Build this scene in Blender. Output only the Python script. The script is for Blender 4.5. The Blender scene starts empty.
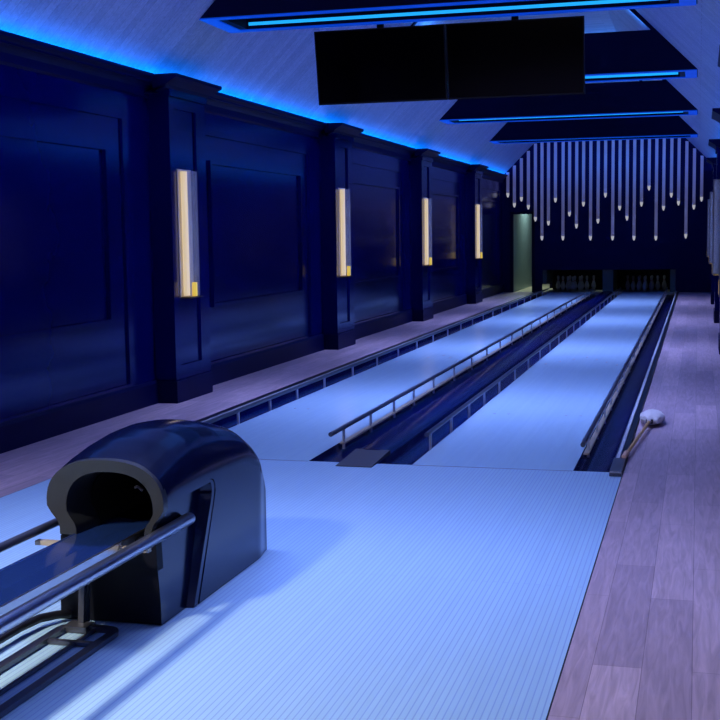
import bpy, bmesh, math, random
from mathutils import Vector, Matrix
random.seed(4)
S = bpy.context.scene
COL = S.collection
PI = math.pi

# ------------------------------------------------------------------ camera
CY, CH, YAW, PITCH, ROLL, FPX = -7.829576, 1.524774, 0.268584, 0.102018, -0.013582, 1229.756
cf = Vector((-math.sin(YAW) * math.cos(PITCH), math.cos(YAW) * math.cos(PITCH), -math.sin(PITCH)))
cr = Vector((math.cos(YAW), math.sin(YAW), 0))
cu = cr.cross(cf)
r2 = math.cos(ROLL) * cr + math.sin(ROLL) * cu
u2 = -math.sin(ROLL) * cr + math.cos(ROLL) * cu
cam_data = bpy.data.cameras.new('camera')
cam_data.sensor_width = 36.0
cam_data.lens = FPX / 720 * 36.0
cam_data.clip_start = 0.05
cam = bpy.data.objects.new('camera', cam_data)
m = Matrix((r2, u2, -cf)).transposed().to_4x4()
m.translation = Vector((0, CY, CH))
cam.matrix_world = m
COL.objects.link(cam)
S.camera = cam

# ------------------------------------------------------------------ view, world
S.view_settings.view_transform = 'Standard'
S.view_settings.look = 'None'
S.view_settings.gamma = 1
S.view_settings.use_curve_mapping = False
S.view_settings.exposure = 0.0
w = bpy.data.worlds.new('world'); S.world = w; w.use_nodes = True
w.node_tree.nodes['Background'].inputs[0].default_value = (0.05, 0.08, 0.3, 1)
w.node_tree.nodes['Background'].inputs[1].default_value = 0.2

# ------------------------------------------------------------------ lamps of the room
BEAM_Y = [-7.95, -2.70, 2.55, 7.80, 13.05, 18.30]
CX = -2.16
BEAM_W = [50, 64, 94, 104, 98, 86]
def area(name, loc, direction, sx, sy, color, watts, spread=180):
    l = bpy.data.lights.new(name, 'AREA'); l.shape = 'RECTANGLE'; l.size = sx; l.size_y = sy
    l.color = color; l.energy = watts; l.spread = math.radians(spread)
    o = bpy.data.objects.new(name, l); o.location = loc
    o.rotation_euler = Vector(direction).to_track_quat('-Z', 'Y').to_euler()
    COL.objects.link(o); return o
for i, y in enumerate(BEAM_Y):
    area('beam_lamp', (CX + .15, y + 0.40, 3.455), (0, 0, -1), 3.0, 0.4, (0.40, 0.47, 1.0), BEAM_W[i], 104)
    if y > 0:
        area('beam_top_lamp', (CX, y + 0.5, 4.02), (0, 0, 1), 2.8, 0.3, (0.05, 0.25, 1.0), 22)
for k in range(4):
    y0 = -12 + k * 8.85
    # LED coves hidden behind the crown moulding on both sides
    o = area('cove_lamp', (-4.745, y0 + 4.4, 2.905), (0.8, 0, 1), 8.8, 0.05, (0.0, 0.17, 1.0), 42)
    o.rotation_euler = Matrix((Vector((0, 1, 0)), Vector((1, 0, -0.8)).normalized(), -Vector((0.8, 0, 1)).normalized())).transposed().to_euler()
    o = area('cove_lamp', (0.425, y0 + 4.4, 2.905), (-0.8, 0, 1), 8.8, 0.05, (0.0, 0.17, 1.0), 42)
    o.rotation_euler = Matrix((Vector((0, -1, 0)), Vector((-1, 0, -0.8)).normalized(), -Vector((-0.8, 0, 1)).normalized())).transposed().to_euler()
# warm downlight over the seating end, behind the camera
area('warm_ceiling_lamp', (-3.3, -6.4, 3.3), (0.25, 0.6, -1), 0.35, 0.35, (1.0, 0.86, 0.66), 44, 80)
for k in range(4):
    y0 = -9.5 + k * 8.4      # added blue fills below the flat top of the vault, colouring the upper walls
    for sg in (-1, 1):
        o = area('ridge_cove_lamp', (CX + sg * .2, y0 + 4.1, 4.35), (sg * 1, 0, -.64), 8.2, 0.06, (0.0, 0.05, 1.0), 18, 62)
        n_ = Vector((sg * 1, 0, -.64)).normalized(); ax = Vector((0, 1, 0))
        o.rotation_euler = Matrix((ax, (-n_).cross(ax), -n_)).transposed().to_euler()
area('beam_edge_lamp', (CX, 19.2, 3.62), (0, 1, -0.08), 3.4, 0.15, (0.0, 0.20, 1.0), 5.5, 30)  # added blue fill for the slatted end wall, past the farthest beam
area('lounge_uplight', (-2.16, -9.0, 2.2), (0, 0.5, 1), 3.0, 1.2, (0.85, 0.78, 1.0), 80)  # added ceiling fill, standing in for light bounced from behind the camera
area('service_lamp', (-4.3, 25.6, 2.6), (0, 0, -1), 0.4, 1.2, (0.80, 1.0, 0.86), 36)

# ------------------------------------------------------------------ materials
def new_mat(name):
    mt = bpy.data.materials.new(name); mt.use_nodes = True
    nt = mt.node_tree; b = nt.nodes['Principled BSDF']
    return mt, nt, b
def mat(name, col, rough=0.5, metal=0.0, noise=0.12, scale=6.0, bump=0.0, coat=0.0, spec=None, detail_scale=None, tint=None):
    mt, nt, b = new_mat(name)
    tc = nt.nodes.new('ShaderNodeTexCoord')
    n = nt.nodes.new('ShaderNodeTexNoise'); n.inputs['Scale'].default_value = scale; n.inputs['Detail'].default_value = 4
    nt.links.new(tc.outputs['Object'], n.inputs['Vector'])
    mx = nt.nodes.new('ShaderNodeMix'); mx.data_type = 'RGBA'
    mx.inputs[6].default_value = (*[c * (1 - noise) for c in col], 1)
    mx.inputs[7].default_value = (*[min(1, c * (1 + noise)) for c in col], 1)
    nt.links.new(n.outputs['Fac'], mx.inputs[0]); nt.links.new(mx.outputs[2], b.inputs['Base Color'])
    b.inputs['Roughness'].default_value = rough; b.inputs['Metallic'].default_value = metal
    b.inputs['Coat Weight'].default_value = coat
    b.inputs['Coat Roughness'].default_value = 0.08
    if tint: b.inputs['Specular Tint'].default_value = (*tint, 1)
    if spec is not None: b.inputs['Specular IOR Level'].default_value = spec
    if bump:
        n2 = nt.nodes.new('ShaderNodeTexNoise'); n2.inputs['Scale'].default_value = detail_scale or 40
        nt.links.new(tc.outputs['Object'], n2.inputs['Vector'])
        bp = nt.nodes.new('ShaderNodeBump'); bp.inputs['Strength'].default_value = bump; bp.inputs['Distance'].default_value = 0.01
        nt.links.new(n2.outputs['Fac'], bp.inputs['Height']); nt.links.new(bp.outputs[0], b.inputs['Normal'])
    return mt
def emis(name, col, strength, base=(0.1, 0.1, 0.1)):
    mt, nt, b = new_mat(name)
    b.inputs['Base Color'].default_value = (*base, 1)
    b.inputs['Emission Color'].default_value = (*col, 1); b.inputs['Emission Strength'].default_value = strength
    return mt
def boards(name, c1, c2, bw, bl, rough, axis='Y', gap=0.0015, gapcol=None, coat=0.0, grain=0.25, spec=0.5, gapmix=1.0):
    """planks running along Y (axis='Y'), using brick texture on object coordinates"""
    mt, nt, b = new_mat(name)
    tc = nt.nodes.new('ShaderNodeTexCoord'); mp = nt.nodes.new('ShaderNodeMapping')
    nt.links.new(tc.outputs['Object'], mp.inputs['Vector'])
    if axis == 'Y': mp.inputs['Rotation'].default_value = (0, 0, PI / 2)
    br = nt.nodes.new('ShaderNodeTexBrick')
    nt.links.new(mp.outputs[0], br.inputs['Vector'])
    br.inputs['Color1'].default_value = (*c1, 1); br.inputs['Color2'].default_value = (*c2, 1)
    gc = gapcol or tuple(c * 0.45 for c in c1)
    br.inputs['Mortar'].default_value = (*gc, 1)
    br.inputs['Scale'].default_value = 1; br.inputs['Mortar Size'].default_value = gap
    br.inputs['Brick Width'].default_value = bl; br.inputs['Row Height'].default_value = bw
    br.offset = 0.37; br.inputs['Mortar Smooth'].default_value = 0.3; br.inputs['Bias'].default_value = 0
    mp2 = nt.nodes.new('ShaderNodeMapping'); nt.links.new(mp.outputs[0], mp2.inputs['Vector'])
    mp2.inputs['Scale'].default_value = (1.2, 14, 14)
    ns = nt.nodes.new('ShaderNodeTexNoise'); ns.inputs['Scale'].default_value = 2.5; ns.inputs['Detail'].default_value = 6
    ns.inputs['Distortion'].default_value = 1.2
    nt.links.new(mp2.outputs[0], ns.inputs['Vector'])
    mr = nt.nodes.new('ShaderNodeMapRange'); mr.inputs[1].default_value = 0.3; mr.inputs[2].default_value = 0.7
    mr.inputs[3].default_value = 1 - grain; mr.inputs[4].default_value = 1 + grain * 0.5
    nt.links.new(ns.outputs['Fac'], mr.inputs[0])
    mx = nt.nodes.new('ShaderNodeVectorMath'); mx.operation = 'SCALE'
    nt.links.new(br.outputs['Color'], mx.inputs[0]); nt.links.new(mr.outputs[0], mx.inputs['Scale'])
    nt.links.new(mx.outputs[0], b.inputs['Base Color'])
    b.inputs['Roughness'].default_value = rough; b.inputs['Coat Weight'].default_value = coat; b.inputs['Coat Roughness'].default_value = 0.15
    b.inputs['Specular IOR Level'].default_value = spec
    return mt

M = {}
M['navy'] = mat('navy satin paint', (0.0005, 0.003, 0.080), 0.15, noise=0.15, scale=1.5, bump=0.01, detail_scale=5, spec=0.6, tint=(0.06, 0.12, 1.0))
M['navy_base'] = mat('navy satin skirting', (0.002, 0.004, 0.05), 0.45, spec=0.08)
M['navy_flat'] = mat('navy flat paint', (0.001, 0.002, 0.028), 0.6, noise=0.1, spec=0.1)
M['navy_back'] = mat('midnight blue back wall', (0.001, 0.006, 0.07), 0.6, noise=0.1, spec=0.1)
M['ceiling'] = boards('white-washed ceiling boards', (0.62, 0.62, 0.66), (0.50, 0.51, 0.56), 0.11, 4.0, 0.6, axis='X', gap=0.002, grain=0.22)
M['oak'] = boards('oak floor', (0.61, 0.47, 0.56), (0.44, 0.34, 0.43), 0.17, 1.35, 0.38, gap=0.0015, grain=0.25)
M['lane'] = boards('pale lane boards', (0.42, 0.68, 0.92), (0.40, 0.65, 0.90), 0.027, 30, 0.22, gap=0.0003, grain=0.03, gapcol=(0.5, 0.6, 0.8))
M['approach'] = boards('pale grooved approach boards', (0.41, 0.67, 0.92), (0.38, 0.63, 0.89), 0.023, 30, 0.32, gap=0.0026, grain=0.03, gapcol=(0.26, 0.45, 0.80))
M['gutter'] = mat('glossy blue-black gutter', (0.0, 0.003, 0.065), 0.22, noise=0.2, scale=3, spec=0.2)
M['black_gloss'] = mat('glossy black plastic', (0.003, 0.004, 0.012), 0.3, noise=0.1, spec=0.2)
M['black'] = mat('black satin', (0.008, 0.009, 0.016), 0.4)
M['grey_plate'] = mat('slate grey plastic', (0.028, 0.034, 0.060), 0.4)
M['steel'] = mat('brushed steel', (0.55, 0.56, 0.6), 0.28, metal=1.0, noise=0.08)
M['dark_steel'] = mat('gunmetal bar', (0.13, 0.14, 0.18), 0.35, metal=0.7)
M['rail'] = mat('grey-blue rail', (0.05, 0.06, 0.10), 0.3, metal=0.3)
M['post'] = mat('pale steel post', (0.45, 0.5, 0.62), 0.35, metal=0.3)
M['strip'] = mat('pale metal strip', (0.60, 0.68, 0.80), 0.35, metal=0.2)
M['ivory'] = mat('ivory ledge', (0.40, 0.36, 0.30), 0.45)
M['screen'] = mat('black screen glass', (0.0005, 0.0005, 0.001), 0.10, noise=0.05, spec=0.12)
M['bezel'] = mat('black bezel', (0.002, 0.002, 0.004), 0.5, spec=0.15)
M['slat'] = emis('softly lit acrylic slat', (0.50, 0.46, 0.74), 0.085, (0.55, 0.55, 0.65))  # faint emission stands in for light falling on the slats
M['brass'] = mat('polished brass', (0.75, 0.52, 0.16), 0.25, metal=1.0)
M['led_cyan'] = emis('beam strip LED', (0.01, 0.40, 1.0), 1.1)
M['led_edge'] = emis('blue edge-lit lip', (0.0, 0.055, 0.66), 0.8, (0, .01, .1))  # emission stands in for the blue light on the beam flange
M['led_blue'] = emis('cove strip LED', (0.0, 0.2, 1.0), 1.0)
M['slat_tip'] = emis('slat tip light', (0.85, 0.85, 1.0), 0.42)
M['brass_glow'] = emis('lit brass block', (1.0, 0.72, 0.10), 0.5, (0.7, 0.5, 0.1))  # brass part, no lamp; emission paints its bright yellow shine
M['green_wall'] = mat('grey-green wall', (0.25, 0.36, 0.40), 0.45)
M['service_floor'] = mat('service floor', (0.55, 0.5, 0.36), 0.5)
M['pin_white'] = mat('white bowling pin', (0.42, 0.42, 0.45), 0.3)
M['pin_red'] = mat('red pin stripe', (0.4, 0.02, 0.02), 0.3)
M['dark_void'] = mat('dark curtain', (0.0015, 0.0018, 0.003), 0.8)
M['kick'] = mat('grey-green side panel', (0.13, 0.19, 0.19), 0.5)
M['bristle'] = mat('white cotton head', (0.75, 0.75, 0.78), 0.9, bump=1.0, detail_scale=60)
M['handle_wood'] = mat('varnished pine handle', (0.55, 0.34, 0.12), 0.35)
M['peach'] = mat('peach grip', (0.7, 0.46, 0.34), 0.5)
M['marker'] = mat('grey-blue lane marker', (0.14, 0.17, 0.28), 0.4)
M['hood'] = mat('glossy moulded hood', (0.003, 0.005, 0.022), 0.17, noise=0.1, coat=0.2, spec=0.45, tint=(0.35, 0.48, 1.0), bump=0.02, detail_scale=30)
M['hood_side'] = mat('satin moulded side', (0.010, 0.013, 0.028), 0.33, noise=0.1)
M['lip'] = mat('grey opening rim', (0.024, 0.029, 0.040), 0.38)
M['front_black'] = mat('matte black panel', (0.004, 0.005, 0.012), 0.5, spec=0.15)
M['tray'] = mat('glossy blue tray', (0.01, 0.03, 0.14), 0.12)
# frosted sconce glass: even cream emission
M['frost'] = emis('lit cream diffuser', (1.0, 0.78, 0.45), 0.62, (0.4, 0.38, 0.32))
mt, nt, b = new_mat('clear sconce glass')
b.inputs['Base Color'].default_value = (0.8, 0.85, 0.9, 1); b.inputs['Roughness'].default_value = 0.05
b.inputs['Alpha'].default_value = 0.13; b.inputs['IOR'].default_value = 1.45
M['glass'] = mt
M['sconce_plate'] = mat('pale brushed backplate', (0.62, 0.56, 0.50), 0.5, metal=0.0)

# ------------------------------------------------------------------ mesh helper
class MB:
    def __init__(s): s.bm = bmesh.new(); s.mi = 0
    def _f(s, vs):
        try:
            f = s.bm.faces.new(vs); f.material_index = s.mi; return f
        except ValueError: return None
    def box(s, x0, x1, y0, y1, z0, z1):
        v = [s.bm.verts.new((x, y, z)) for z in (z0, z1) for y in (y0, y1) for x in (x0, x1)]
        for q in ((0, 2, 3, 1), (4, 5, 7, 6), (0, 1, 5, 4), (2, 6, 7, 3), (0, 4, 6, 2), (1, 3, 7, 5)): s._f([v[i] for i in q])
        return s
    def prism(s, poly, axis, a, b):
        def P(u, v, t): return {'x': (t, u, v), 'y': (u, t, v), 'z': (u, v, t)}[axis]
        A = [s.bm.verts.new(P(u, v, a)) for u, v in poly]; B = [s.bm.verts.new(P(u, v, b)) for u, v in poly]
        s._f(A); s._f(B[::-1])
        n = len(poly)
        for i in range(n): s._f([A[i], B[i], B[(i + 1) % n], A[(i + 1) % n]])
        return s
    def sheet(s, prof, axis, a, b, th=0.0):
        def P(u, v, t): return {'x': (t, u, v), 'y': (u, t, v), 'z': (u, v, t)}[axis]
        A = [s.bm.verts.new(P(u, v, a)) for u, v in prof]; B = [s.bm.verts.new(P(u, v, b)) for u, v in prof]
        for i in range(len(prof) - 1): s._f([A[i], B[i], B[i + 1], A[i + 1]])
        return s
    def tube(s, pts, r, n=12, cap=True):
        pts = [Vector(p) for p in pts]; rings = []
        rs = r if isinstance(r, (list, tuple)) else [r] * len(pts)
        for i, p in enumerate(pts):
            d = (pts[min(i + 1, len(pts) - 1)] - pts[max(i - 1, 0)]).normalized()
            up = Vector((0, 0, 1)) if abs(d.z) < 0.95 else Vector((0, 1, 0))
            a = d.cross(up).normalized(); b2 = a.cross(d)
            rings.append([s.bm.verts.new(p + (a * math.cos(t) + b2 * math.sin(t)) * rs[i]) for t in [2 * PI * k / n for k in range(n)]])
        for A, B in zip(rings, rings[1:]):
            for k in range(n): s._f([A[k], A[(k + 1) % n], B[(k + 1) % n], B[k]])
        if cap: s._f(rings[0][::-1]); s._f(rings[-1])
        return s
    def lathe(s, prof, cx, cy, n=20, a0=0, a1=2 * PI):
        full = abs(a1 - a0 - 2 * PI) < 1e-6; k = n if full else n + 1; rings = []
        for r, z in prof:
            rings.append([s.bm.verts.new((cx + max(r, 1e-4) * math.cos(a0 + (a1 - a0) * i / n), cy + max(r, 1e-4) * math.sin(a0 + (a1 - a0) * i / n), z)) for i in range(k)])
        for A, B in zip(rings, rings[1:]):
            for i in range(n): s._f([A[i], A[(i + 1) % k], B[(i + 1) % k], B[i]])
        if full: s._f(rings[0][::-1]); s._f(rings[-1])
        return s
    def build(s, name, mats, parent=None, smooth=False, bevel=0.0, loc=None):
        bmesh.ops.recalc_face_normals(s.bm, faces=s.bm.faces)
        me = bpy.data.meshes.new(name); s.bm.to_mesh(me); s.bm.free()
        for mm in (mats if isinstance(mats, (list, tuple)) else [mats]): me.materials.append(mm)
        if smooth:
            for p in me.polygons: p.use_smooth = True
        o = bpy.data.objects.new(name, me); COL.objects.link(o)
        if loc is not None:
            # put the origin at loc while the mesh stays in place
            me.transform(Matrix.Translation(-Vector(loc))); o.location = loc
        if parent is not None:
            o.parent = parent
            if loc is None:
                me.transform(Matrix.Translation(-parent.location))
        if bevel:
            bv = o.modifiers.new('bevel', 'BEVEL'); bv.width = bevel; bv.segments = 3; bv.limit_method = 'ANGLE'; bv.angle_limit = math.radians(40)
        if smooth:
            try:
                me.set_sharp_from_angle(angle=math.radians(42))
            except Exception: pass
        return o
def struct(o): o['kind'] = 'structure'; return o
def tag(o, label, cat, group=None):
    o['label'] = label; o['category'] = cat
    if group: o['group'] = group
    return o
def thing(name, loc, label, cat, group=None):
    o = bpy.data.objects.new(name, None); o.location = loc; o.empty_display_size = 0.1; COL.objects.link(o)
    return tag(o, label, cat, group)
def dup(root, loc, label, rotz=0.0):
    r = root.copy(); COL.objects.link(r); r.location = loc; r['label'] = label
    if rotz: r.rotation_euler[2] = rotz
    for ch in list(root.children):
        c = ch.copy(); COL.objects.link(c); c.parent = r
        for g in list(ch.children):
            d = g.copy(); COL.objects.link(d); d.parent = c
    return r

# ------------------------------------------------------------------ dimensions
WL, WR = -4.80, 0.48
YB, YF = -12.0, 23.40
L1a, L1b = -3.583, -2.529
L2a, L2b = -1.808, -0.754
AL, AR = -3.965, -0.442
APP0 = -5.25

# ------------------------------------------------------------------ floor
f = MB()
f.box(WL - .1, AL - .006, APP0, YF + .1, -0.2, 0)
f.box(AR + .006, WR + .1, APP0, YF + .1, -0.2, 0)
f.box(WL - .1, WR + .1, YB, APP0 - .004, -0.2, 0)
struct(f.build('floor', M['oak']))
f = MB(); f.box(WL - .1, WR + .1, YF + .1, 28.5, -0.2, -0.002)
struct(f.build('floor', M['service_floor']))
f = MB(); f.box(AL - .006, AR + .006, APP0 - .004, YF + 0.1, -0.3, -0.2)
struct(f.build('floor', M['black']))

# ------------------------------------------------------------------ walls
def wall_side(name, xs, sgn):
    """xs = inner plane, sgn=+1: room lies towards +X"""
    b_ = MB()
    # solid wall with sunk panels between pilasters: back slab + stiles and rails
    b_.box(*sorted((xs - sgn * 0.02, xs - sgn * 0.2)), YB, YF, 0, 3.2)
    for i, y in enumerate([-13.2] + BEAM_Y):
        y0 = y + 0.78 if i else YB; y1 = (BEAM_Y[i] if i < len(BEAM_Y) else YF)
        if i == len(BEAM_Y): y1 = YF
        y0 = max(y0, YB)
        if y1 - y0 < 0.5: continue
        X = sorted((xs, xs - sgn * 0.03))
        st = 0.52 if y1 - y0 > 3 else 0.3
        sr = 0.56 if y1 - y0 > 3 else 0.3
        b_.box(*X, y0, y0 + st, 0.15, 2.95); b_.box(*X, y1 - sr, y1, 0.15, 2.95)
        b_.box(*X, y0 + st, y1 - sr, 0.15, 0.24); b_.box(*X, y0 + st, y1 - sr, 2.54, 2.95)
        # picture-frame moulding
        a, c_ = y0 + st + 0.10, y1 - sr - 0.40
        X2 = sorted((xs - sgn * 0.02, xs + sgn * 0.012))
        if y1 - y0 > 3:
            a, c_ = y0 + 0.62, y1 - 0.87
            for (p, q, r_, t_) in ((a, a + .035, .80, 2.29), (c_ - .035, c_, .80, 2.29), (a + .035, c_ - .035, .80, .835), (a + .035, c_ - .035, 2.255, 2.29)):
                b_.box(*X2, p, q, r_, t_)
    return struct(b_.build(name, M['navy']))
wall_side('wall_left', WL, 1)
wall_side('wall_right', WR, -1)

# back wall with doorway and pin opening
bw = MB()
bw.box(WL - .2, -4.53, YF, YF + .12, 0, 3.3)
bw.box(-4.53, -4.05, YF, YF + .12, 1.97, 3.3)
bw.box(-4.05, -3.80, YF, YF + .12, 0, 3.3)
bw.box(-3.80, -0.52, YF, YF + .12, 0.56, 3.3)
bw.box(-0.52, WR + .2, YF, YF + .12, 0, 3.3)
bw.prism([(WL - .2, 3.3), (WR + .2, 3.3), (WR + .2, 5.2), (WL - .2, 5.2)], 'y', YF, YF + .12)
# door casing shadow gap
struct(bw.build('wall_back', M['navy_back']))
fr = MB(); fr.box(WL - .2, WR + .2, YB - .15, YB, 0, 5.2)
struct(fr.build('wall_front', M['navy_flat']))
c_ = MB()
c_.box(-4.56, -4.53, YF + .12, 28.5, 0, 3.0)
struct(c_.build('wall_service', M['green_wall']))
c_ = MB()
c_.box(-4.6, WR + .2, 28.4, 28.5, 0, 3.0); c_.box(-3.86, -3.80, YF + 2.2, 28.4, 0, 3.0)
c_.box(WR + .1, WR + .2, YF + .12, 28.4, 0, 3.0); c_.box(-4.6, WR + .2, YF + .12, 28.5, 3.0, 3.1)
struct(c_.build('wall_service', M['navy_flat']))
d = MB()
for x0, x1, z0, z1 in ((-4.60, -4.53, 0, 2.03), (-4.05, -3.98, 0, 2.03), (-4.60, -3.98, 1.97, 2.03)): d.box(x0, x1, YF - .03, YF, z0, z1)
struct(d.build('door_1', M['navy_flat']))

# ceiling
cl = MB()
def slope(x0, z0, x1, z1, t=0.08):
    nx, nz = -(z1 - z0), (x1 - x0); L = math.hypot(nx, nz); nx, nz = nx / L * t, nz / L * t
    if nz < 0: nx, nz = -nx, -nz
    return [(x0, z0), (x1, z1), (x1 + nx, z1 + nz), (x0 + nx, z0 + nz)]
ZT = 4.75
xl = -4.27 + (ZT - 3.46); xr = -0.05 - (ZT - 3.46)
cl.prism(slope(WL - .1, 2.83, xl, ZT), 'y', YB, YF)
cl.prism(slope(WR + .1, 2.83, xr, ZT), 'y', YB, YF)
cl.box(xl - .05, xr + .05, YB, YF, ZT, ZT + .08)
struct(cl.build('ceiling', M['ceiling']))

# pilasters, crown, baseboards
def pilasters(xs, sgn, idx):
    for i, y in enumerate(BEAM_Y):
        if y < -10: continue
        b_ = MB()
        X = lambda a, c: sorted((xs + sgn * a, xs + sgn * c))
        y0, y1 = y - 0.03, y + 0.80
        b_.box(*X(0, .185), y0, y1, 0.21, 2.80)
        # raised border leaves a sunk panel in the face
        for (p, q, r_, t_) in ((y0, y0 + .12, .21, 2.80), (y1 - .22, y1, .21, 2.80), (y0 + .12, y1 - .22, .21, .34), (y0 + .12, y1 - .22, 2.68, 2.80)):
            b_.box(*X(.185, .205), p, q, r_, t_)
        b_.mi = 1; b_.box(*X(0, .215), y0 - .01, y1 + .01, 0, 0.20); b_.mi = 0
        b_.box(*X(0, .205), y0, y1, 0.20, 0.215)
        b_.box(*X(0, .225), y0 - .02, y1 + .02, 2.78, 2.84)
        b_.mi = 1
        b_.prism([(xs, 2.80), (xs + sgn * .225, 2.84), (xs + sgn * .24, 2.87), (xs + sgn * .30, 2.91), (xs + sgn * .34, 2.93), (xs + sgn * .34, 2.96), (xs + sgn * .11, 2.96), (xs + sgn * .11, 2.80)], 'y', y0 - .13, y1 + .13)
        struct(b_.build('trim_%d' % (idx + i), [M['navy'], M['navy_base']]))
    b_ = MB()
    b_.prism([(xs, 2.76), (xs + sgn * .025, 2.78), (xs + sgn * .035, 2.84), (xs + sgn * .06, 2.87), (xs + sgn * .12, 2.92), (xs + sgn * .14, 2.93), (xs + sgn * .14, 2.96), (xs + sgn * .11, 2.96), (xs + sgn * .10, 2.89), (xs, 2.89)], 'y', YB, YF)
    struct(b_.build('trim_%d' % (idx + 10), M['navy_base']))
    b_ = MB()
    b_.prism([(xs - sgn * .01, 0), (xs + sgn * .022, 0), (xs + sgn * .022, .19), (xs + sgn * .006, .215), (xs - sgn * .01, .215)], 'y', YB, YF)
    struct(b_.build('baseboard_left' if sgn > 0 else 'baseboard_right', M['navy_base']))
pilasters(WL, 1, 1)
pilasters(WR, -1, 21)

# LED tape on the crown
for xs, nm, lb in ((-4.755, 'left', 'blue LED tape glowing on top of the left crown moulding'), (0.435, 'right', 'blue LED tape glowing on top of the right crown moulding')):
    b_ = MB(); b_.box(xs - .010, xs + .010, YB + .1, YF - .05, 2.892, 2.898)
    tag(b_.build('led_tape', M['led_blue'], loc=(xs, 5, 2.892)), lb, 'led strip', 'blue LED tapes on the crowns')

# ------------------------------------------------------------------ ceiling beams
ZB, ZTOP = 3.445, 3.94
def make_beam():
    t = thing('ceiling_beam', (CX, 0, ZB), '', 'ceiling beam', 'navy ceiling beams across the vault')
    loc = Vector((CX, 0, ZB))
    def L(z): return -4.30 + (z - 3.46)
    def Rr(z): return -0.05 - (z - 3.46)
    b_ = MB()
    full = [(L(ZB), ZB), (Rr(ZB), ZB), (Rr(ZTOP), ZTOP), (L(ZTOP), ZTOP)]
    b_.prism(full, 'y', 0, .10); b_.prism(full, 'y', .68, .78)
    zi = ZB + .09
    b_.prism([(L(zi), zi), (Rr(zi), zi), (Rr(ZTOP), ZTOP), (L(ZTOP), ZTOP)], 'y', .10, .68)
    b_.prism([(L(ZB), ZB), (L(ZB) + .22, ZB), (L(ZB) + .22, zi), (L(zi), zi)], 'y', .10, .68)
    b_.prism([(Rr(ZB) - .22, ZB), (Rr(ZB), ZB), (Rr(zi), zi), (Rr(ZB) - .22, zi)], 'y', .10, .68)
    b_.build('beam_body', M['navy_flat'], t)
    b_ = MB(); b_.box(L(ZB) + .24, Rr(ZB) - .24, .668, .68, ZB + .030, ZB + .058)
    s_ = b_.build('light_strip', M['led_cyan'], t); s_['label'] = 'glowing cyan blue strip'
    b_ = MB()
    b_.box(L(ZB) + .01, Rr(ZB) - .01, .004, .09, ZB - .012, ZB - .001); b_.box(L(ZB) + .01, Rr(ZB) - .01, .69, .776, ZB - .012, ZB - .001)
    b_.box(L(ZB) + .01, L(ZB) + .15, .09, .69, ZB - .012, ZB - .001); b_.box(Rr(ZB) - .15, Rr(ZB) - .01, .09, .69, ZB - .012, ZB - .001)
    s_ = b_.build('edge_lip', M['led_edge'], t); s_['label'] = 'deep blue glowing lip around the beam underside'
    b_ = MB()   # thin painted rafters running up the slope over the beam
    b_.prism([(L(ZTOP), ZTOP), (L(ZTOP) + .06, ZTOP), (L(ZT) + .02, ZT - .04), (L(ZT) - .02, ZT)], 'y', 0, .06)
    b_.prism([(Rr(ZTOP), ZTOP), (Rr(ZTOP) - .06, ZTOP), (Rr(ZT) - .02, ZT - .04), (Rr(ZT) + .02, ZT)], 'y', 0, .06)
    b_.build('rafter', M['navy_flat'], t)
    return t
beam0 = make_beam()
bl = {2.55: 'navy trapezoid ceiling beam nearest the camera, above and in front of the screens', 7.8: 'navy ceiling beam just behind the hanging screens, second from the camera',
      13.05: 'navy ceiling beam third from the camera, second nearest to the slatted end wall', 18.3: 'farthest navy ceiling beam, hanging right above the slatted end wall',
      -2.70: 'navy ceiling beam above the ball return, outside the view', -7.95: 'navy ceiling beam above the seating end, behind the camera'}
for k, y in enumerate([2.55, 7.8, 13.05, 18.3, -2.70, -7.95]):
    if k == 0: beam0.location = (CX, y, ZB); beam0['label'] = bl[y]
    else: dup(beam0, (CX, y, ZB), bl[y])

# ------------------------------------------------------------------ sconces
def make_sconce(added_fin):
    # origin on the pilaster face, +X into the room
    t = thing('wall_sconce', (0, 0, 0), '', 'wall sconce', 'tall lit wall sconces on the pilasters')
    b_ = MB(); b_.box(0, .012, -.14, .17, -.59, .59); b_.build('backplate', M['sconce_plate'], t)
    b_ = MB(); b_.lathe([(.030, -.57), (.030, .57)], .050, -.085, 20); b_.build('diffuser', M['frost'], t, smooth=True)
    b_ = MB(); b_.lathe([(.100, -.575), (.100, .575), (.096, .575), (.096, -.575), (.100, -.575)], .013, .06, 20, -PI / 2, PI / 2)
    b_.build('glass_cover', M['glass'], t, smooth=True)
    if added_fin:  # fin added to hide the diffuser glow from the camera
        b_ = MB(); b_.box(.012, .125, .062, .068, -.59, .59); b_.build('shield', M['dark_steel'], t)
    b_ = MB(); b_.box(.012, .11, -.14, .16, -.595, -.580); b_.build('base_cap', M['brass'], t)
    b_ = MB(); b_.box(.085, .125, -.045, -.01, -.578, -.45); b_.build('lamp_block', M['brass_glow'], t, bevel=.004)
    return t
sc0 = make_sconce(False); sc1 = make_sconce(True)
scl = ['tall cream-lit wall sconce on the nearest left pilaster', 'tall cream-lit wall sconce on the second left pilaster',
       'tall cream-lit wall sconce on the third left pilaster', 'tall cream-lit wall sconce on the farthest left pilaster']
for k, y in enumerate([2.55, 7.8, 13.05, 18.3]):
    p = (WL + .185, y + .28, 1.55)
    if k == 0: sc0.location = p; sc0['label'] = scl[0]
    else: dup(sc0, p, scl[k])
scr = ['shielded wall sconce on the right wall pilaster nearest the foul line', 'shielded wall sconce on the second right wall pilaster beyond the foul line',
       'shielded wall sconce on the third right wall pilaster beyond the foul line', 'shielded wall sconce on the right wall pilaster nearest the pins']
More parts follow.
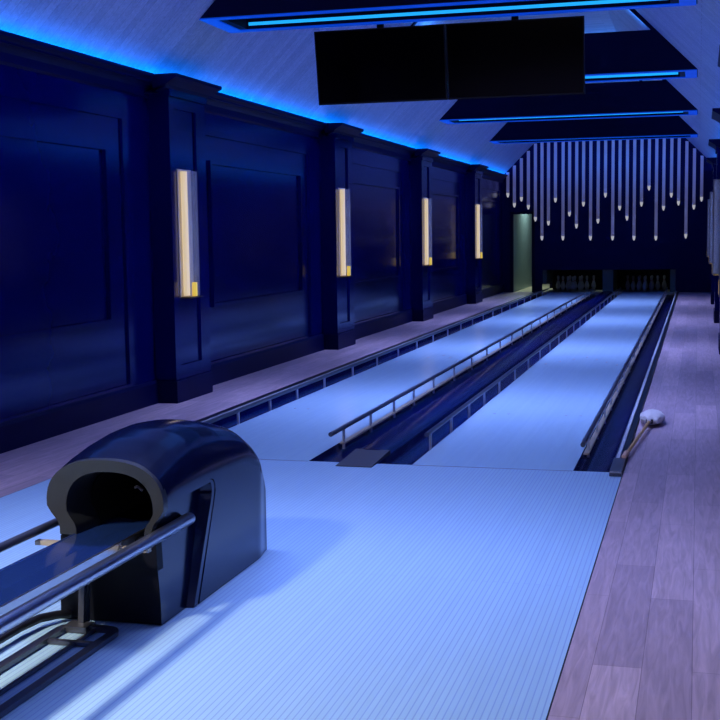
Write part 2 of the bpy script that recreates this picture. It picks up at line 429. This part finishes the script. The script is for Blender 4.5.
for k, y in enumerate([2.55, 7.8, 13.05, 18.3]):
    p = (WR - .185, y + .40, 1.55)
    if k == 0: sc1.location = p; sc1['label'] = scr[0]; sc1.rotation_euler[2] = PI
    else: dup(sc1, p, scr[k], rotz=PI)

# ------------------------------------------------------------------ approach and lanes
b_ = MB(); b_.box(AL, AR, APP0, 0, -.10, 0)
ap = b_.build('bowling_approach', M['approach'], loc=(CX, -2.6, -.1))
tag(ap, 'pale blue grooved approach floor in front of the lanes', 'bowling approach')
b_ = MB(); b_.box(L1a, L1b, -.012, -.002, 0.0, .0015); b_.build('foul_line', M['marker'], ap)
b_ = MB(); b_.box(L2a, L2b, -.012, -.002, 0, .0015); b_.build('foul_line', M['marker'], ap)
b_ = MB(); b_.box(AR, AR + .006, APP0, 0, -.05, -.002); b_.build('edge_strip', M['black'], ap)

def lane(xa, xb, label):
    b_ = MB(); b_.box(xa, xb, .003, YF + .02, -.12, 0)
    xc = (xa + xb) / 2
    b_.mi = 1
    for k in range(-3, 4):          # target darts
        y = 7.35 - abs(k) * .28; x = xc + k * .135
        b_.prism([(x - .013, y - .16), (x + .013, y - .16), (x, y)], 'z', 0.0002, 0.0010)
    for k in (-3, -2, 2, 3):
        b_.prism([(xc + k * .12 + .013 * math.cos(a), 2.4 + .013 * math.sin(a)) for a in [2 * PI * i / 8 for i in range(8)]], 'z', 0.0002, 0.0010)
    b_.mi = 0
    o = b_.build('bowling_lane', [M['lane'], M['marker']], loc=(xc, 11, -.12))
    tag(o, label, 'bowling lane', 'pale blue lanes')
    b_ = MB(); b_.box(xa, xb, YF + .024, YF + 1.35, -.12, 0); b_.build('pin_deck', M['grey_plate'], o)  # dark grey paints the shade inside the pin opening
    return o
lane(L1a, L1b, 'left bowling lane, pale and glossy, beside the left wood strip')
lane(L2a, L2b, 'right bowling lane, pale and glossy, nearest the right wood walkway')

def gutter(xc, label, w_=.233):
    b_ = MB(); r = w_ / 2 - .004; pr = [(xc - r - .004, 0), (xc - r, 0)]
    for k in range(1, 12):
        a = PI - PI * k / 12; pr.append((xc + r * math.cos(a), -.085 * math.sin(PI * k / 12) ** .7))
    pr += [(xc + r, 0), (xc + r + .004, 0), (xc + r + .004, -.12), (xc - r - .004, -.12)]
    b_.prism(pr[::-1], 'y', .004, YF + .9)
    return tag(b_.build('lane_gutter', M['gutter'], smooth=True, loc=(xc, 11, -.12)), label, 'gutter', 'dark channels beside the lanes')
gutter(L1a - .1185, 'dark blue gutter between left wood strip and left lane')
gutter(L1b + .1185, 'dark blue gutter on the right side of the left lane')
gutter(L2a - .1185, 'dark blue gutter on the left side of the right lane')
gutter(L2b + .1185, 'dark blue gutter on the right side of the right lane')

# ball track cover between the lanes
MA, MBx = L1b + .2375, L2a - .2375
b_ = MB()
pr = [(MA, -.12), (MBx, -.12), (MBx, .0), (MBx - .02, .022)] + [(MBx - .02 - (MBx - MA - .04) * k / 6, .022 + .012 * math.sin(PI * k / 6)) for k in range(1, 6)] + [(MA + .02, .022), (MA, .0)]
b_.prism(pr, 'y', .34, YF + .0)
trk = tag(b_.build('ball_track_cover', M['gutter'], smooth=True, loc=((MA + MBx) / 2, 11, -.12)), 'long dark glossy ball track cover between the two lanes', 'ball track cover')
b_ = MB(); b_.prism([(-.15, .006), (.36, .03), (.36, -.10), (.006, -.10), (.006, .002), (-.15, .002)], 'x', MA, MBx)
e = b_.build('end_plate', M['grey_plate'], trk); e['label'] = 'slate grey sloped end plate'

def cap(xa, xb, xstrip, label, blk=True):
    b_ = MB(); b_.box(xa, xb, .33 if blk else .01, YF, -.12, .018)
    o = b_.build('gutter_cap', M['black_gloss'], bevel=0, loc=((xa + xb) / 2, 11, -.12))
    tag(o, label, 'gutter cap', 'black outer caps of the gutters')
    b_ = MB(); b_.box(xstrip - .011, xstrip + .011, .33, YF, .018, .030); s_ = b_.build('metal_strip', M['strip'], o); s_['label'] = 'bright metal strip'
    if blk:
        b_ = MB(); b_.prism([(-.14, .002), (-.14, .022), (-.12, .03), (.32, .036), (.32, -.1), (.006, -.1), (.006, .002)], 'x', xa, xb)
        b_.build('end_block', M['grey_plate'], o)
cap(L2b + .238, AR, L2b + .26, 'black gutter cap with metal strip beside the right wood walkway')
cap(AL, L1a - .238, L1a - .27, 'black gutter cap beside the left wood strip')

# bumper rails
def bumper(xe, sgn, y0, zr, label, ledge):
    """xe: lane edge, sgn: direction of gutter from lane"""
    x = xe + sgn * .035
    t = thing('bumper_rail', (x, y0, 0), label, 'bumper rail', 'bumper rails along the lanes')
    b_ = MB()
    b_.prism([(x + .017 * math.cos(a), zr + .017 * math.sin(a)) for a in [2 * PI * k / 10 for k in range(10)]], 'y', y0, YF - .05)
    b_.build('top_rail', M['rail'], t, smooth=True)
    if ledge:
        b_ = MB(); b_.box(*sorted((xe + sgn * .012, xe + sgn * .05)), y0 + .3, YF - .05, -.006, .006)
        s_ = b_.build('ledge', M['ivory'], t); s_['label'] = 'ivory bottom ledge'
    b_ = MB(); b_.box(x - .008, x + .008, -.011, .011, -.045, zr - .014)
    p0 = None
    ypost = [.75, 1.53, 2.31, 3.07, 3.95]
    while ypost[-1] < YF - 1.2: ypost.append(ypost[-1] + 1.06)
    for yy in ypost:
        if p0 is None:
            p0 = b_.build('post', M['post']); p0.parent = t
            p0.data.transform(Matrix.Translation((-x, 0, 0))); p0.location = (0, yy - y0, 0)
        else:
            c = p0.copy(); COL.objects.link(c); c.location = (0, yy - y0, 0)
bumper(L1a, -1, .6, .10, 'bumper rail on posts along the left edge of the left lane', False)
bumper(L1b, 1, .42, .115, 'bumper rail on posts along the right edge of the left lane', True)
bumper(L2a, -1, .62, .10, 'bumper rail on posts along the left edge of the right lane', False)
bumper(L2b, 1, .32, .115, 'bumper rail on posts along the right edge of the right lane', True)

# ------------------------------------------------------------------ pin end
for (xa, xb) in ((-3.79, -3.70), (-2.30, -2.04), (-.66, -.53)):
    lab = {-3.79: 'grey-green kickback panel left of the left pins', -2.30: 'grey-green divider panel between the two sets of pins', -.66: 'grey-green kickback panel right of the right pins'}[xa]
    b_ = MB()
    if xa == -3.79: b_.box(xa, xb, YF + .13, YF + 1.6, .2, 2.0)  # unseen upper height added to keep service light off the left pins
    else: b_.box(xa, xb, YF + .13, YF + 1.6, 0, .95)
    tag(b_.build('kickback_panel', M['kick'], loc=((xa + xb) / 2, YF + .8, 0)), lab, 'side panel', 'panels beside the pins')
b_ = MB(); b_.box(-3.69, -2.31, YF + 1.5, YF + 1.56, -.1, 1.0)
tag(b_.build('pit_curtain', M['dark_void'], loc=(-3, YF + 1.5, -.1)), 'dark pit curtain behind the left pins', 'curtain', 'pit curtains')
b_ = MB(); b_.box(-2.03, -.67, YF + 1.5, YF + 1.56, -.1, 1.0)
tag(b_.build('pit_curtain', M['dark_void'], loc=(-1.35, YF + 1.5, -.1)), 'dark pit curtain behind the right pins', 'curtain', 'pit curtains')
pins = [(0, 0, 'front pin'), (-.152, .264, 'second-row left pin'), (.152, .264, 'second-row right pin'), (-.305, .528, 'third-row left pin'), (0, .528, 'third-row middle pin'), (.305, .528, 'third-row right pin'),
        (-.457, .792, 'back-row far left pin'), (-.152, .792, 'back-row centre left pin'), (.152, .792, 'back-row centre right pin'), (.457, .792, 'back-row far right pin')]
pin0 = None
for xc, side in (((L1a + L1b) / 2, 'left'), ((L2a + L2b) / 2, 'right')):
    for dx, dy, nm in pins:
        loc = (xc + dx, YF + .35 + dy, 0.0005)
        lb = '%s of the white pins standing on the %s lane deck' % (nm, side)
        if pin0 is None:
            b_ = MB(); b_.lathe([(.026, 0), (.035, .02), (.058, .09), (.0605, .115), (.056, .15), (.040, .20), (.0245, .25), (.0235, .265), (.025, .29), (.032, .33), (.032, .345), (.025, .37), (.008, .381)], 0, 0, 16)
            pin0 = b_.build('bowling_pin', M['pin_white'], smooth=True); pin0.location = loc
            tag(pin0, lb, 'bowling pin', 'pins at the end of the lanes')
            b_ = MB(); b_.lathe([(.0250, .252), (.0255, .258), (.0240, .264)], 0, 0, 16)
            rb = b_.build('red_band', M['pin_red'], smooth=True); rb.parent = pin0
        else: dup(pin0, loc, lb)

# ------------------------------------------------------------------ slat lights on the end wall
tips = [(-4.657, 2.457), (-4.492, 2.203), (-4.315, 2.35), (-4.139, 2.146), (-3.962, 1.843), (-3.798, 1.365), (-3.636, 1.738), (-3.463, 2.308), (-3.274, 1.359), (-3.114, 1.954), (-2.94, 1.653), (-2.77, 2.195), (-2.594, 1.35), (-2.412, 1.769), (-2.235, 2.406), (-2.053, 1.344), (-1.885, 2.08), (-1.707, 1.831), (-1.534, 1.337), (-1.361, 2.167), (-1.185, 2.554), (-1.008, 1.331), (-.834, 2.06), (-.652, 2.372), (-.48, 2.175), (-.298, 1.371), (-.118, 2.071), (.06, 2.26)]
ordn = ['first', 'second', 'third', 'fourth', 'fifth', 'sixth', 'seventh', 'eighth', 'ninth', 'tenth', 'eleventh', 'twelfth', 'thirteenth', 'fourteenth', 'fifteenth', 'sixteenth', 'seventeenth', 'eighteenth', 'nineteenth', 'twentieth', 'twenty-first', 'twenty-second', 'twenty-third', 'twenty-fourth', 'twenty-fifth', 'twenty-sixth', 'twenty-seventh', 'last']
def zceil(x): return min(3.46 + (x + 4.27), 3.46 - (x + .05), ZT)
for k, (x, z) in enumerate(tips):
    zt = zceil(x) - .05
    size = 'long' if z < 1.5 else ('short' if z > 2.15 else 'mid-length')
    t = thing('slat_light', (x, YF, z), '%s from the left of the vertical slats on the end wall, %s with glowing tip' % (ordn[k], size), 'slat light', 'glowing tipped slats on the end wall')
    b_ = MB(); b_.box(x - .036, x + .036, YF - .045, YF, z + .05, zt); b_.build('slat', M['slat'], t)
    b_ = MB(); b_.prism([(x - .036, z + .05), (x - .030, z - .01), (x - .012, z - .06), (x + .012, z - .06), (x + .030, z - .01), (x + .036, z + .05)], 'y', YF - .04, YF)
    b_.build('glowing_tip', M['slat_tip'], t)

# ------------------------------------------------------------------ screens
def make_tv(xa, xb, label):
    zt, zb = 3.43, 2.757; y_t, y_b = 3.50, 3.62
    t = thing('television', ((xa + xb) / 2, 3.55, zt), label, 'television', 'pair of hanging screens')
    dy, dz = y_b - y_t, zb - zt; L = math.hypot(dy, dz); n = Vector((0, -dz / L * -1, dy / L * -1))   # facing the players
    vx = Vector((1, 0, 0)); vd = Vector((0, dy / L, dz / L)); nn = Vector((0, vd.z, -vd.y))
    if nn.y > 0: nn = -nn
    def P(x, s_, o): return Vector((x, y_t, zt)) + vd * s_ + nn * o
    def slab(x0, x1, s0, s1, o0, o1, name, mt_):
        b2 = MB(); v = [b2.bm.verts.new(P(x, s_, o)) for o in (o0, o1) for s_ in (s0, s1) for x in (x0, x1)]
        for q in ((0, 2, 3, 1), (4, 5, 7, 6), (0, 1, 5, 4), (2, 6, 7, 3), (0, 4, 6, 2), (1, 3, 7, 5)): b2._f([v[i] for i in q])
        return b2.build(name, mt_, t)
    slab(xa, xb, 0, L, -.05, 0, 'casing', M['bezel'])
    slab(xa + .012, xb - .012, .012, L - .018, 0, .002, 'screen', M['screen'])
    b2 = MB(); xc = (xa + xb) / 2
    b2.box(xc - .03, xc + .03, 3.56, 3.60, 3.38, 4.75); b2.box(xc - .15, xc + .15, 3.555, 3.575, 3.2, 3.4)
    b2.build('ceiling_mount', M['bezel'], t)
    return t
make_tv(-3.525, -2.273, 'left of the two black screens hanging from the ceiling')
make_tv(-2.263, -1.009, 'right of the two black screens hanging from the ceiling')

# ------------------------------------------------------------------ ball return
bx = -2.235
ret = thing('ball_return', (bx, -3.4, 0), 'black hooded ball return with steel rails standing on the pale approach', 'ball return')
Yf, Yr = -3.50, -2.30
def interp(tab, y):
    for (a, b1), (c, d1) in zip(tab, tab[1:]):
        if a <= y <= c:
            u = (y - a) / (c - a); return b1 + (d1 - b1) * u
    return tab[-1][1] if y > tab[-1][0] else tab[0][1]
Htab = [(-3.50, .655), (-3.42, .680), (-3.3, .708), (-3.15, .728), (-3.0, .732), (-2.85, .720), (-2.7, .690), (-2.58, .660), (-2.47, .600), (-2.40, .548), (-2.34, .480), (-2.31, .430), (-2.30, .395)]
def sm(e0, e1, x):
    t_ = max(0, min(1, (x - e0) / (e1 - e0))); return t_ * t_ * (3 - 2 * t_)
UB = -3.10
def cowl_line(z):
    y = -3.255 + (min(z, .5) / .46) * .24; r0 = .09
    if z > .5 - r0: q = min(1, (z - .5 + r0) / r0); y -= r0 * (1 - math.sqrt(max(0, 1 - q * q)))
    return y
hb = MB(); NA = 72; rows = []
us = [Yf + (UB - .014 - Yf) * i / 14 for i in range(15)] + [UB, UB + .030, UB + .035, UB + .041, UB + .046]
u0 = us[-1]
us += [u0 + (Yr - u0) * (1 - (1 - i / 44) ** 1.8) for i in range(1, 45)]
fr_ = [0, .08, .2, .35, .5, .62, .72, .80, .84, .88, .91, .935, .955, .972, .988]
for u in us:
    H0 = interp(Htab, u); row = []
    zs = min(.50, H0 * .74)
    W = .252 - .022 * sm(-2.45, -2.30, u)
    def yy(z):
        l = cowl_line(z)
        if u <= UB: return Yf + (u - Yf) / (UB - Yf) * (l - Yf)
        return l + (u - UB) / (Yr - UB) * (Yr - l)
    half = []
    for q in fr_:
        z = max(.003, zs * q); ins = 0.0
        if u < UB - .001 and q <= .956: ins = .048 - .016 * sm(.4, 0, z)
        elif UB + .034 < u < UB + .042 and q < .99: ins = .010
        half.append((W - ins, z))
    for x, z in half: row.append((x, yy(z), z))
    ya = yy(.5); Ha = interp(Htab, ya)
    for k in range(NA + 1):
        c0, s0 = math.cos(PI * k / NA), math.sin(PI * k / NA); e = .78
        row.append((W * math.copysign(abs(c0) ** e, c0), ya, zs + (Ha - zs) * (abs(s0) ** e)))
    for x, z in half[::-1]: row.append((-x, yy(z), z))
    rows.append([hb.bm.verts.new((bx + x, y, z)) for x, y, z in row])
for A, B in zip(rows, rows[1:]):
    for i in range(len(A) - 1): hb._f([A[i], A[i + 1], B[i + 1], B[i]])
hb._f(rows[-1])
# front lower closing panel (below the tray), set slightly back
hood = hb.build('hood', M['hood'], ret, smooth=True)
fp = MB(); fp.prism([(bx - .206, .345), (bx + .206, .345), (bx + .219, .006), (bx - .219, .006)], 'y', Yf - .004, Yf + .05)
fp.build('front_panel', M['front_black'], ret)
# opening rim: outer follows the hood front, inner arch opening
rb = MB(); NR = 40; outer = []; inner = []; back = []
for k in range(NR + 1):
    a = -0.42 + (PI + 0.84) * k / NR
    ca, sa = math.cos(a), math.sin(a)
    ox = .256 * math.copysign(abs(ca) ** .82, ca); oz = .475 + .222 * (abs(sa) ** .82) * (1 if sa > 0 else -1.0)
    oz = .475 + .186 * (abs(sa) ** .80) if sa > 0 else .475 - .30 * (-sa)
    if sa < 0: ox = math.copysign(.256 - .055 * sm(0, .30, -sa), ca)
    ix = .015 + ox * .71; iz = .450 + (oz - .475) * .84
    outer.append((bx + ox, oz)); inner.append((bx + ix, iz))
o1 = [rb.bm.verts.new((x, Yf + .012, z)) for x, z in outer]
o2 = [rb.bm.verts.new((bx + (x - bx) * .985, Yf - .022, .475 + (z - .475) * .985)) for x, z in outer]
i2 = [rb.bm.verts.new((bx + (x - bx) * 1.03, Yf - .012, z + .004)) for x, z in inner]
i1 = [rb.bm.verts.new((x, Yf + .03, z)) for x, z in inner]
i0 = [rb.bm.verts.new((bx + (x - bx) * .92, Yf + .16, .445 + (z - .445) * .95)) for x, z in inner]
for k in range(NR):
    for A, B in ((o1, o2), (o2, i2), (i2, i1), (i1, i0)): rb._f([A[k], A[k + 1], B[k + 1], B[k]])
r_ = rb.build('opening_rim', M['lip'], ret, smooth=True); r_['label'] = 'grey rim around the opening'
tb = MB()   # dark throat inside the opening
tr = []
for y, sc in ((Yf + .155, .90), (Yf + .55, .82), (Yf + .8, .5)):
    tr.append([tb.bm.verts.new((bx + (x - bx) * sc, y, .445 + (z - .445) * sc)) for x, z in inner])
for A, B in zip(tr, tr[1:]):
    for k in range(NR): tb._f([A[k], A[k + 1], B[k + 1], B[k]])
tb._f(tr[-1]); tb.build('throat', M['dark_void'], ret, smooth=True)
lb_ = MB(); lb_.tube([(bx + .165, Yf - .02, .545), (bx + .150, Yf - .03, .562), (bx + .135, Yf - .02, .556)], .006, 8)
lb_.build('latch', M['black'], ret, smooth=True)
# lower front skirt, near black
# tray, rails, leg, base frame
YE = -5.6
b_ = MB(); b_.prism([(-2.375, .332), (-2.13, .332), (-2.13, .356), (-2.136, .354), (-2.25, .347), (-2.366, .354), (-2.375, .358)], 'y', YE, Yf + .30); b_.build('tray', M['tray'], ret)
b_ = MB(); b_.box(-2.129, -2.117, YE, Yf + .2, .325, .362); s_ = b_.build('tray_edge', M['steel'], ret); s_['label'] = 'thin silver tray edge'
b_ = MB(); b_.tube([(-2.0, YE, .373), (-2.0, -3.235, .373), (-2.0, -3.222, .373)], [.025, .025, .020], 20); s_ = b_.build('rail', M['steel'], ret, smooth=True); s_['label'] = 'thick steel rail on the right'
b_ = MB(); b_.tube([(-2.485, YE, .384), (-2.485, -3.36, .384)], .017, 14); s_ = b_.build('rail', M['rail'], ret, smooth=True); s_['label'] = 'thin dark rail on the left'
for y in (-3.62, -5.2):
    b_ = MB(); b_.box(-2.48, -2.36, y - .015, y + .015, .335, .352); b_.box(-2.13, -2.0, y - .015, y + .015, .330, .345)
    b_.build('rail_bracket', M['ivory'], ret)
b_ = MB()
for dx in (0, .035):
    b_.prism([(-3.60 + dx - .009, .02), (-3.60 + dx + .009, .02), (-3.56 + dx + .009, .335), (-3.56 + dx - .009, .335)], 'x', -2.322, -2.298)
b_.build('leg', M['dark_steel'], ret)
b_ = MB()
for dx in (0, .035):
    b_.prism([(-5.30 + dx - .009, .02), (-5.30 + dx + .009, .02), (-5.34 + dx + .009, .335), (-5.34 + dx - .009, .335)], 'x', -2.322, -2.298)
b_.build('leg', M['dark_steel'], ret)
def flat_loop(mb, x0, x1, y0, y1, r, wd, z0, z1, seg=8):
    def ring(o):
        pts = []
        for cx_, cy_, a0 in ((x1 - r, y1 - r, 0), (x0 + r, y1 - r, PI / 2), (x0 + r, y0 + r, PI), (x1 - r, y0 + r, 1.5 * PI)):
            for k in range(seg + 1):
                a = a0 + PI / 2 * k / seg; pts.append((cx_ + (r - o) * math.cos(a), cy_ + (r - o) * math.sin(a)))
        return pts
    A, B = ring(0), ring(wd); n = len(A)
    a0 = [mb.bm.verts.new((*p, z0)) for p in A]; a1 = [mb.bm.verts.new((*p, z1)) for p in A]
    b0 = [mb.bm.verts.new((*p, z0)) for p in B]; b1 = [mb.bm.verts.new((*p, z1)) for p in B]
    for i in range(n):
        j = (i + 1) % n
        mb._f([a0[i], a0[j], a1[j], a1[i]]); mb._f([a1[i], a1[j], b1[j], b1[i]]); mb._f([b1[i], b1[j], b0[j], b0[i]]); mb._f([b0[i], b0[j], a0[j], a0[i]])
b_ = MB(); flat_loop(b_, -2.385, -2.125, -5.5, -3.60, .07, .036, .003, .022)
b_.box(-2.36, -2.15, -3.80, -3.775, .003, .018); b_.box(-2.245, -2.232, -5.48, -3.63, .003, .016)
b_.box(-2.36, -2.26, -3.66, -3.58, .003, .026)
b_.build('base_frame', M['dark_steel'], ret)
b_ = MB(); b_.tube([(-2.40, -3.52, .03), (-2.44, -3.56, .035), (-2.475, -3.63, .04), (-2.49, -3.75, .04), (-2.49, -5.4, .04)], .017, 10)
b_.build('side_bar', M['black'], ret, smooth=True)

# ------------------------------------------------------------------ duster lying on the wood
t = thing('lane_duster', (-.40, 1.2, 0), 'white headed duster with wooden handle lying beside the right gutter', 'duster')
b_ = MB(); b_.tube([(-.446, .40, .040), (-.345, 1.95, .045)], .012, 12); b_.build('handle', M['handle_wood'], t, smooth=True)
b_ = MB(); b_.tube([(-.456, .335, .040), (-.453, .35, .040), (-.445, .50, .040)], [.014, .018, .018], 12); g_ = b_.build('grip', M['peach'], t, smooth=True); g_['label'] = 'peach end grip'
bm_ = MB(); bmesh.ops.create_icosphere(bm_.bm, subdivisions=4, radius=1)
for v in bm_.bm.verts:
    n_ = 1 + .10 * math.sin(9 * v.co.x + 3 * v.co.y) * math.sin(8 * v.co.y + 2) + .05 * math.sin(17 * v.co.x) * math.cos(15 * v.co.y)
    v.co = Vector((-.335 + v.co.x * .095 * n_, 2.10 + v.co.y * .25 * n_, .05 + v.co.z * .05))
bm_.build('duster_head', M['bristle'], t, smooth=True)
b_ = MB(); b_.box(-.375, -.320, 1.86, 1.92, .03, .065); b_.build('clamp', M['grey_plate'], t, bevel=.005)
